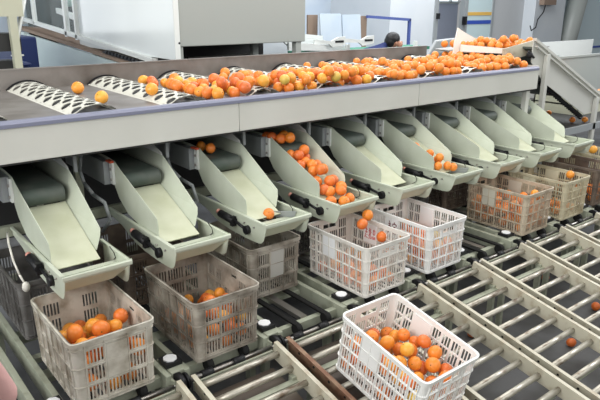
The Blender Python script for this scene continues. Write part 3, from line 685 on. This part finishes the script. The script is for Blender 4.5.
q = MB(); q.box(7.55, 8.8, 1.2, 1.215, .86, 1.16); q.box(7.55, 8.8, 1.85, 1.87, .86, 1.20); q.box(7.55,7.565,1.2,1.87,.86,1.16); q.box(7.55,8.8,1.2,1.87,.98,1.0); q.build('tray_body', M['cream'], oc)
for q, r_ in drop(7.58, 8.7, 1.22, 1.84, 60, .036, .041, lambda x, y: 1.0, None, tries=12): orange(q, r_, 'orange in the cream tray at the right edge', 'oranges in the cream tray', 1)

# ---------------------------------------------------------------- setting
b = MB(); b.box(-9, 26, -9, 16, FLOOR-.1, FLOOR); struct(b.build('floor', M['floor'], None))
WY = 7.0
b = MB(); b.box(-9, 11.5, WY+2, WY+2.1, FLOOR, 5); b.build('x', M['wallb'], None); o = bpy.data.objects['x']; o.name = 'wall_back'; struct(o)
b = MB(); b.box(9.95, 11.50, WY, WY+.1, FLOOR, 5); b.box(9.95, 10.05, WY+.1, WY+2, FLOOR, 5); o = b.build('wall_partition', M['wall'], None); struct(o)
b = MB(); b.box(13.75, 15.2, WY, WY+.1, FLOOR, 5); b.box(11.5, 13.75, WY, WY+.1, 3.2, 5); o = b.build('wall_doorside', M['wallg'], None); struct(o)
b = MB(); b.box(15.2, 16.7, WY-.35, WY+.1, FLOOR, 5); o = b.build('wall_pillar', M['wall'], None); struct(o)
b = MB(); b.box(16.7, 26, WY, WY+.1, FLOOR, 5); o = b.build('wall_right_panel', mat('pale_blue_wall', (.64,.76,.80), .5), None); struct(o)
b = MB(); b.box(17.2, 26, WY-.02, WY, .98, 1.04); o = b.build('trim_1', M['blue'], None); struct(o)
b = MB(); b.box(11.45, 11.58, WY-.03, WY+.12, FLOOR, 3.2); b.box(12.55, 12.64, WY-.03, WY+.1, FLOOR, 3.2); o = b.build('trim_2', M['greybox'], None); struct(o)
b = MB(); b.box(11.5, 13.9, WY+1.2, WY+1.3, FLOOR, 2.32); o = b.build('wall_lobby', mat('lilac_wall', (.66,.67,.80), .6), None); struct(o)
wd = MB(); wd.box(11.5, 13.9, WY+1.22, WY+1.27, 2.32, 3.2); o = wd.build('window_1', emit('daylight_pane', (.85,.95,1), 1.3), None); struct(o)
wf = MB(); [wf.box(x, x+.05, WY+1.15, WY+1.22, 2.32, 3.2) for x in (11.6, 12.3, 12.9, 13.5)]; wf.box(11.5, 13.9, WY+1.15, WY+1.22, 2.30, 2.36); wf.build('window_frame', M['white'], o)
dr = MB(); dr.box(12.64, 13.74, WY-.02, WY+.01, FLOOR, 3.2); d = dr.build('door_1', M['frost'], None); struct(d)
q = MB(); q.box(12.64, 13.74, WY-.03, WY-.02, 2.02, 2.10); q.build('stripe', M['yellow'], d); q = MB(); q.box(12.64, 13.74, WY-.03, WY-.02, 1.81, 1.90); q.build('stripe', M['blue'], d)
q = MB(); q.box(12.60, 12.68, WY-.05, WY-.02, FLOOR, 3.2); q.box(13.70, 13.78, WY-.05, WY-.02, FLOOR, 3.2); q.build('door_frame', M['greybox'], d)
q = MB(); q.box(12.50, 12.58, WY-.12, WY-.03, 1.80, 2.0); q.build('door_handle', M['black'], d)
q = MB(); q.box(11.50, 11.56, WY-.10, WY-.03, 1.95, 2.08); q.build('hinge', M['black'], bpy.data.objects['trim_2'])
b = MB(); b.tube((16.75,WY-.3,FLOOR), (17.75,WY-.3,3.4), .26, 20); tag(b.build('round_column', M['cab'], None), 'grey slanting duct pipe beside the white pillar', 'pipe')
jb = MB(); jb.box(15.35, 15.95, WY-.50, WY-.352, 2.28, 2.42); o = jb.build('junction_box', M['card'], None); tag(o, 'brown junction box with dangling cable on the white pillar', 'junction box')
q = MB(); q.path([(15.5,WY-.45,2.28),(15.45,WY-.45,2.1),(15.25,WY-.42,1.9),(15.2,WY-.42,1.7),(15.0,WY-.42,1.62),(14.95,WY-.4,1.75)], .015, 6); q.build('cable', M['black'], o)
b = MB(); b.box(-4, 2.1, WY+1.97, WY+2, 1.7, 3.6); o = b.build('window_3', emit('daylight_pane_back', (.92,.97,1), 2.5), None); struct(o)
pieces('window_frame', M['white'], o, [(x, x+.08, WY+1.93, WY+1.97, 1.7, 3.6) for x in (-4, -2.5, -1, .5, 2.02)]+[(-4, 2.1, WY+1.92, WY+1.96, z, z+.08) for z in (1.66, 2.6, 3.56)])
# left wall with big windows (daylight, mirrored in the glossy cabinet)
b = MB(); b.box(-9.1, -9, -9, 16, FLOOR, 1.6); b.box(-9.1, -9, -9, 16, 4.3, 5); [b.box(-9.1, -9, y, y+.8, 1.6, 4.3) for y in (-9, -4, 0, 4, 8, 12, 15)]; struct(b.build('wall_left', M['wall'], None))
b = MB(); b.box(-9.08, -9.04, -9, 16, 1.6, 4.3); struct(b.build('window_2', emit('daylight_pane_left', (.9,.96,1), 2.5), None))

# ---------------------------------------------------------------- machines behind the trough
cb = thing('grey_machine_cabinet', (3.5, 4, FLOOR), 'big grey machine cabinet with glossy white left side standing behind the trough', 'machine cabinet')
cx0, cx1, cy0, cy1 = 2.64, 4.42, 3.2, 5.7
q = MB(); q.box(cx0, cx1, cy0, cy1, 1.84, 3.2); q.build('cabinet_body', M['cab'], cb, bevel=.01)
q = MB(); q.box(cx0-.012, cx0, cy0+.01, 6.05, 1.70, 3.2); q.build('glossy_side_panel', M['gloss'], cb)
q = MB(); q.box(cx0-.02, cx0+.04, cy0-.015, cy0, 1.3, 3.2); q.build('corner_post', M['white'], cb)
q = MB(); q.box(cx0+.12, cx1, cy0+.1, cy1, 1.35, 1.60); q.box(cx0, cx1, cy0+.9, cy0+.95, 1.2, 1.84); q.build('dark_underframe', M['dark'], cb)
for x, y in ((cx0+.05,cy0+.02),(cx1-.09,cy0+.02),(cx1-.4,cy0+.5),(cx0+.05,cy1-.1)): q = MB(); q.box(x-.04, x+.04, y, y+.08, FLOOR, 1.84); q.build('leg', M['cab'], cb)
for z in (2.0, 2.9):
    q = MB(); q.tube((cx0+.03,cy0-.018,z-.12), (cx0+.03,cy0-.012,z-.12), .012, 8); q.build('bolt', M['black'], cb)
q = MB(); q.prism([(cx0+.2,cy0-.3,1.60),(cx0+1.0,cy0-.3,1.62),(cx0+1.1,cy0+.3,1.70),(cx0+.3,cy0+.3,1.70)], (0,0,-.02)); q.build('outfeed_plate', M['steel'], cb)
# glazed washing line sloping down behind
gl = thing('glazed_washing_line', (2.6, 7, FLOOR), 'white framed glazed machine line sloping down behind the trough at upper left', 'machine')
lx = 2.58; zb = lambda y: 1.643+(y-3.78)*.0585+max(0, y-5.7)*.02
q = MB(); q.prism([(lx,3.7,zb(3.7)),(lx,8.6,zb(8.6)),(lx,8.6,zb(8.6)+.05),(lx,3.7,zb(3.7)+.05)], (.08,0,0))
for y in (6.05, 7.95, 8.65): q.box(lx, lx+.06, y-.03, y+.03, zb(y), 3.0)
q.box(lx, lx+.06, 6.42, 6.50, zb(6.4), 3.0)
q.box(lx, lx+1.4, 8.62, 8.70, zb(8.6)-.05, zb(8.6)+.05); q.build('white_frame', M['white'], gl)
q = MB(); q.box(lx+.02, lx+.028, 6.08, 8.6, zb(7)+.03, 3.0); q.build('glass_pane', M['glass'], gl)
q = MB(); q.box(lx+.35, lx+1.4, 6.0, 8.6, 1.70, 1.80); q.box(lx+1.35, lx+1.4, 6.0, 8.6, 1.8, 3.0); q.box(lx+.1, lx+1.4, 8.58, 8.61, 1.6, 3.0); q.build('machine_interior', M['dark'], gl)
for j, (y, z) in enumerate(((6.3,2.22),(6.7,2.26),(7.15,2.30),(7.6,2.32))):
    q = MB(); q.tube((lx+.4,y,z), (lx+1.2,y,z-.05), .10, 14); q.build('brush_drum', M['greenbelt'] if False else mat('pale_green_drum', (.35,.48,.44), .5), gl)
q = MB(); q.prism([(lx+.3,6.0,2.02),(lx+.3,7.7,2.20),(lx+.3,7.7,2.12),(lx+.3,6.0,1.92)], (.05,0,0)); q.build('inner_rail', M['white'], gl)
q = MB(); q.prism([(lx-.04,3.4,zb(3.4)-.06),(lx-.04,8.7,zb(8.7)-.10),(lx-.04,8.7,zb(8.7)-.15),(lx-.04,3.4,zb(3.4)-.10)], (.3,0,0)); q.build('worn_ledge', M['card'], gl)['label'] = 'worn brown ledge'
q = MB(); q.prism([(lx-.05,3.4,zb(3.4)-.04),(lx-.05,5.0,zb(5)-.04),(lx-.05,5.0,zb(5)-.02),(lx-.05,3.4,zb(3.4)-.02)], (.01,0,0)); [q.box(lx-.06, lx-.03, 3.55+.1*k, 3.60+.1*k, zb(3.6+.1*k)-.04, zb(3.6+.1*k)+.0) for k in range(14)]; q.build('roller_chain', M['black'], gl)
q = MB(); q.prism([(lx-.06,3.2,zb(3.2)-.10),(lx-.06,8.35,zb(8.35)-.17),(lx-.06,8.35,FLOOR),(lx-.06,3.2,FLOOR)], (.03,0,0)); q.box(lx-.10, lx-.02, 8.2, 8.42, FLOOR, zb(8.3)-.15); q.build('lower_side_panel', mat('pale_blue_panel', (.62,.72,.72), .3), gl)
# frame stand, pole and blue bins at far left
fs = thing('cream_machine_stand', (1.2, 4, FLOOR), 'cream box on posts at the upper left corner behind the trough', 'machine stand')
q = MB(); q.box(.6, 1.345, 4.0, 4.5, 2.15, 2.8); q.build('box_body', M['cream'], fs)
for x in (.85, 1.20): q = MB(); q.box(x, x+.075, 4.0, 4.08, FLOOR, 2.15); q.build('leg', M['cream'], fs)
q = MB(); q.box(.6, 1.32, 4.12, 4.4, 1.80, 1.98); q.box(.6, 1.32, 4.2, 4.4, 1.45, 1.7); q.build('dark_parts', M['dark'], fs)
b = MB(); b.tube((1.41,4.1,2.36), (1.245,4.1,1.80), .022, 10); b.tube((1.245,4.1,1.80), (1.24,4.1,FLOOR), .022, 10); b.box(1.2, 1.32, 4.08, 4.12, 1.75, 1.765); tag(b.build('leaning_pole', M['white'], None), 'white leaning pole between the cream stand and the glazed machine', 'pole')
b = MB(); b.box(1.66, 2.0, 5.9, 6.7, 1.02, 1.85); tag(b.build('blue_bin', M['navy'], None, bevel=.02), 'dark blue bin stacked behind the white leaning pole', 'bin', 'dark blue bins')
b = MB(); b.box(1.35, 1.62, 5.0, 5.7, FLOOR, 1.56); b.box(1.33, 1.64, 4.97, 5.73, 1.56, 1.60); tag(b.build('blue_bin', M['navy'], None, bevel=.02), 'dark blue bin with a raised rim, in front of and below the other blue bin', 'bin', 'dark blue bins')
b = MB(); b.box(1.66, 2.0, 5.9, 6.7, FLOOR, 1.02); tag(b.build('bin_stand', M['navy'], None, bevel=.02), 'dark blue lower bin carrying the upper one behind the pole', 'bin', 'dark blue bins')
# conveyors mid distance with green belt
mc = thing('sorting_table_line', (5.6, 4.8, FLOOR), 'white framed packing conveyor with green belt beyond the trough, left of the bending worker', 'conveyor')
q = MB(); q.prism([(4.55,4.0,1.93),(6.35,5.1,1.78),(6.35,5.1,1.72),(4.55,4.0,1.86)], (0,.05,0)); q.prism([(4.55,3.7,1.80),(6.2,4.3,1.66),(6.2,4.3,1.58),(4.55,3.7,1.70)], (0,.04,0)); q.build('side_rail', M['white'], mc)
q = MB(); q.prism([(4.6,3.75,1.74),(6.2,4.35,1.60),(6.35,5.1,1.72),(4.6,4.0,1.86)], (0,0,-.02)); q.build('chute_bed', M['cab'], mc)
q = MB(); q.box(5.3, 8.0, 4.2, 4.7, 1.55, 1.60); q.build('green_belt', M['greenbelt'], mc)
for x in (5.42, 6.02):
    q = MB(); q.prism([(x-.18,4.0,1.80),(x+.15,4.0,1.77),(x+.28,4.0,1.82),(x+.42,4.0,1.83),(x+.42,4.0,1.71),(x+.18,4.0,1.68),(x+.10,4.0,1.73),(x-.18,4.0,1.74)], (0,.03,0)); q.build('bracket_plate', M['white'], mc)
    q = MB(); q.box(x+.22, x+.38, 3.99, 4.0, 1.745, 1.775); q.build('slot', M['black'], mc)
for x in (5.55, 6.05, 7.6): pieces('leg', M['white'], mc, [(x-.03, x+.03, 4.15, 4.2, FLOOR, 1.70), (x-.03, x+.03, 4.65, 4.7, FLOOR, 1.56)])
# boards and frame against the wall
b = MB(); b.prism([(5.1,5.3,FLOOR),(6.15,5.3,FLOOR),(6.10,5.5,2.14),(5.1,5.5,2.20)], (0,.03,0)); tag(b.build('white_board', M['wall'], None), 'white board leaning right beside the grey cabinet', 'board')
b = MB(); b.prism([(6.75,5.4,FLOOR),(7.2,5.4,FLOOR),(7.2,5.6,2.12),(6.70,5.6,2.12)], (0,.03,0)); b.prism([(7.25,5.42,FLOOR),(7.7,5.42,FLOOR),(7.7,5.62,2.1),(7.25,5.62,2.1)], (0,.03,0)); tag(b.build('wrapped_board', M['wallb'], None), 'pale wrapped board standing between brown strips', 'board')
b = MB(); b.box(6.52, 6.74, 5.7, 5.74, FLOOR, 2.10); tag(b.build('brown_board', M['card'], None), 'narrow brown board left of the wrapped board', 'board')
b = MB(); b.box(7.72, 7.95, 5.7, 5.74, FLOOR, 2.07); tag(b.build('brown_board', M['card'], None), 'narrow brown board right of the wrapped board', 'board')
bf = MB(); bf.bar((7.9,5.65,2.06), (9.10,5.65,1.99), .05, .05); bf.bar((9.08,5.65,2.0), (9.10,5.65,FLOOR), .05, .05); bf.bar((7.9,5.65,2.06),(7.9,5.65,FLOOR),.05,.05); tag(bf.build('metal_rack', M['bluel'], None), 'dark blue metal frame against the bluish wall', 'frame')
b = MB(); b.box(5.25, 5.75, 4.9, 5.2, 1.86, 2.02); b.box(5.35, 5.7, 4.88, 4.9, 1.88, 1.93); tag(b.build('small_cabinet', M['cab'], None), 'small grey cabinet right of the big cabinet', 'cabinet')

# ---------------------------------------------------------------- people
def skin_body(name, mat_, joints, edges, radii, parent, sub=2):
    me = bpy.data.meshes.new(name); off = parent.location
    me.from_pydata([tuple(V(j)-off) for j in joints], edges, []); me.materials.append(mat_)
    o = bpy.data.objects.new(name, me); C.objects.link(o); o.parent = parent
    sm = o.modifiers.new('skin', 'SKIN'); sm.use_smooth_shade = True
    for v, r_ in zip(me.skin_vertices[0].data, radii): v.radius = (r_, r_) if not isinstance(r_, tuple) else r_
    me.skin_vertices[0].data[0].use_root = True
    s_ = o.modifiers.new('sub', 'SUBSURF'); s_.levels = sub; s_.render_levels = sub
    return o
PD = V((.22,-.45,.01))
pr = thing('person', (6.25, 4.30, FLOOR), 'person in navy top with black hair bending forward beyond the trough', 'person')
bj = [(6.0,4.75,.88),(6.12,4.70,1.15),(6.27,4.66,1.42),(6.42,4.60,1.56),(6.53,4.55,1.635),(6.60,4.52,1.68),
      (6.40,4.80,1.54),(6.55,4.88,1.28),(6.82,4.78,1.20),(6.40,4.42,1.54),(6.55,4.34,1.28),(6.80,4.40,1.18),
      (6.0,4.85,.80),(6.03,4.86,.42),(5.98,4.87,-.02),(6.0,4.63,.80),(6.05,4.62,.42),(5.98,4.61,-.02)]
bj = [(x+.22, y-.45, z+.01) for x, y, z in bj]
be = [(0,1),(1,2),(2,3),(3,4),(4,5),(3,6),(6,7),(7,8),(3,9),(9,10),(10,11),(0,12),(12,13),(13,14),(0,15),(15,16),(16,17)]
skin_body('body', M['navycloth'], bj, be, [.14,.13,.15,.13,.06,.055,.075,.05,.04,.075,.05,.04,.095,.065,.05,.095,.065,.05], pr)
q = MB(); q.ball((6.69,4.48,1.72), .105, 20, 14, (1.05,.80,1.0)); q.ball((6.775,4.43,1.665), .055, 14, 10, (1,.9,.9)); q.ball((6.80,4.41,1.70), .018, 8, 6); q.ball((6.67,4.40,1.69), .026, 8, 6, (1,.4,1.2)); q.v = [tuple(V(v)+PD) for v in q.v]; q.build('head', M['skin'], pr, fix=False)
q = MB(); q.ball((6.675,4.49,1.755), .122, 22, 14, (1.06,.86,.86)); q.ball((6.62,4.50,1.715), .10, 18, 12, (.8,.95,.95)); q.v = [tuple(V(v)+PD) for v in q.v]; q.build('hair', M['hair'], pr, fix=False)
for y, s_ in ((4.78, 1), (4.40, -1)):
    q = MB(); x, z = 6.86, 1.19-.01*(s_ < 0); q.ball((x,y,z), .042, 12, 8, (1.1,.9,.5))
    for f_, L in zip((-.03,-.01,.01,.03), (.06,.072,.068,.052)): q.path([(x+.03,y+f_,z),(x+.03+L*.6,y+f_,z-.004),(x+.03+L,y+f_*1.05,z-.022)], .0085, 8)
    q.path([(x,y-.035*s_,z),(x+.03,y-.062*s_,z-.01),(x+.055,y-.066*s_,z-.02)], .010, 8); q.v = [tuple(V(v)+PD) for v in q.v]; q.build('hand', M['skin'], pr, fix=False)
# worker whose pink sleeve reaches in at the lower left corner
PS = V((.045,-.09,-.05))
pw = thing('person', (-.52, -.66, FLOOR), 'person in pink, only the sleeve showing at the lower left corner', 'person')
wj = [(-.56,-.62,.90),(-.56,-.60,1.12),(-.54,-.58,1.34),(-.53,-.57,1.43),(-.52,-.54,1.53),
      (-.38,-.70,1.36),(-.27,-.70,1.06),(-.170,-.57,.785),(-.72,-.52,1.36),(-.80,-.42,1.08),(-.66,-.26,.88),
      (-.47,-.65,.80),(-.46,-.66,.40),(-.46,-.68,-.02),(-.65,-.59,.80),(-.66,-.60,.40),(-.66,-.62,-.02)]
we = [(0,1),(1,2),(2,3),(3,4),(3,5),(5,6),(6,7),(3,8),(8,9),(9,10),(0,11),(11,12),(12,13),(0,14),(14,15),(15,16)]
skin_body('body', M['pinkcloth'], wj, we, [.13,.125,.14,.09,.055,.07,.068,.060,.07,.055,.042,.09,.065,.05,.09,.065,.05], pw)
q = MB(); q.ball((-.51,-.52,1.66), .105, 20, 14, (.85,1.0,1.15)); q.ball((-.505,-.415,1.655), .018, 8, 6); q.ball((-.60,-.52,1.65), .026, 8, 6, (.4,1,1.2)); q.ball((-.42,-.52,1.65), .026, 8, 6, (.4,1,1.2)); q.build('head', M['skin'], pw, fix=False)
q = MB(); q.ball((-.51,-.545,1.70), .118, 22, 14, (.92,1.0,1.0)); q.build('hair', M['hair'], pw, fix=False)
for (x, y, z, dx, dy, dz, th) in ((-.16,-.60,.695,.1,-.05,-.9,-1), (-.63,-.20,.85,.3,.8,-.3,1)):
    d_ = V((dx,dy,dz)).normalized(); sd = d_.cross(V((0,0,1))).normalized(); dn = sd.cross(d_); c_ = V((x,y,z)); q = MB()
    q.ball(c_, .042, 12, 8, (.8,.9,.7))
    for f_, L in zip((-.03,-.01,.01,.03), (.058,.072,.07,.052)): q.path([c_+d_*.03+sd*f_, c_+d_*(.03+L*.6)+sd*f_, c_+d_*(.03+L)+sd*f_*1.05-dn*.02], .0085, 8)
    q.path([c_+sd*.035*th, c_+sd*.06*th+d_*.03, c_+sd*.062*th+d_*.055], .010, 8); q.build('hand', M['skin'], pw, fix=False)

# ---------------------------------------------------------------- link the oranges
def depth(p): return (p-CAM).dot(fw)
ORANGES.sort(key=lambda o: (o[4], depth(o[0])))
rest = MB(); cnt = 0
proto_mesh = None; stem_mesh = None
for (p, r_, lab, grp, pri) in ORANGES:
    if cnt < 300 or grp is None:
        if proto_mesh is None:
            tmp = om.build('orange', M['orange'], None, fix=False); proto_mesh = tmp.data
            for v in proto_mesh.vertices:      # dimple at the stem
                d2 = math.hypot(v.co.x, v.co.y)
                if v.co.z > 0 and d2 < .3: v.co.z -= .05*(1-d2/.3)
            sm_ = MB(); sm_.tube((0,0,.87), (0,0,.92), .09, 8, .05); ts = sm_.build('stem', M['stem'], tmp); stem_mesh = ts.data; o = tmp
        else:
            o = bpy.data.objects.new('orange', proto_mesh); C.objects.link(o)
            if depth(p) < 4.4:
                s_ = bpy.data.objects.new('stem', stem_mesh); C.objects.link(s_); s_.parent = o
        o.location = p; o.scale = (r_, r_, r_*random.uniform(.93, 1.02)); o.rotation_euler = (random.uniform(-1.6, 1.6), random.uniform(-1.6, 1.6), random.uniform(0, 6.2))
        tag(o, lab, 'orange', grp); cnt += 1
        hue = random.random()*(.5 if grp and ('tumbling' in grp or 'falling' in grp or 'one chute' in grp) else 1)
        o.color = (.9 if 'yellow' in lab else .05 if 'fallen' in lab else hue, 0, 0, 1)
    else: rest.ball(p, r_, 14, 9)
print('oranges', cnt, len(ORANGES))
if rest.v:
    o = rest.build('oranges', M['orange'], None, fix=False); o.color = (.45, 0, 0, 1); tag(o, 'further oranges lying deep in the crates and trays, half hidden by slots', 'oranges', None, 'stuff')

# ---------------------------------------------------------------- light
sc = bpy.context.scene
w = bpy.data.worlds.new('hall_daylight'); sc.world = w; w.use_nodes = True
w.node_tree.nodes['Background'].inputs['Color'].default_value = (.93,.97,1,1); w.node_tree.nodes['Background'].inputs['Strength'].default_value = .33
def area(name, loc, tgt, sx, sy, e, col=(1,1,1)):
    l = bpy.data.lights.new(name, 'AREA'); l.shape = 'RECTANGLE'; l.size = sx; l.size_y = sy; l.energy = e; l.color = col
    o = bpy.data.objects.new(name, l); C.objects.link(o); o.location = loc
    o.rotation_euler = (V(tgt)-V(loc)).to_track_quat('-Z', 'Y').to_euler(); return o
area('skylight', (3.5, .3, 5.2), (3.5, .5, 0), 7, 3, 220, (1,.98,.93))
area('added_fill_left', (-4.5, -1.5, 4.2), (4.5, .8, 1.1), 6, 3, 360, (1,.99,.95))  # added fill from the left, brightens the left-facing chute plates
area('added_fill_near', (2.5, -6.5, 5.0), (3.0, .8, 1.2), 8, 3, 190, (1,.99,.95))  # added fill from behind the camera, lifts the beam front
area('window_light_right', (11, -1.5, 4.6), (4, .5, .8), 5, 3, 330, (.95,.98,1))
area('skylight_far', (8, 5.0, 5.5), (8, 5.2, 0), 10, 3, 600, (.93,.97,1))
sc.view_settings.view_transform = 'Standard'; sc.view_settings.look = 'None'; sc.view_settings.gamma = 1; sc.view_settings.use_curve_mapping = False
sc.view_settings.exposure = .02
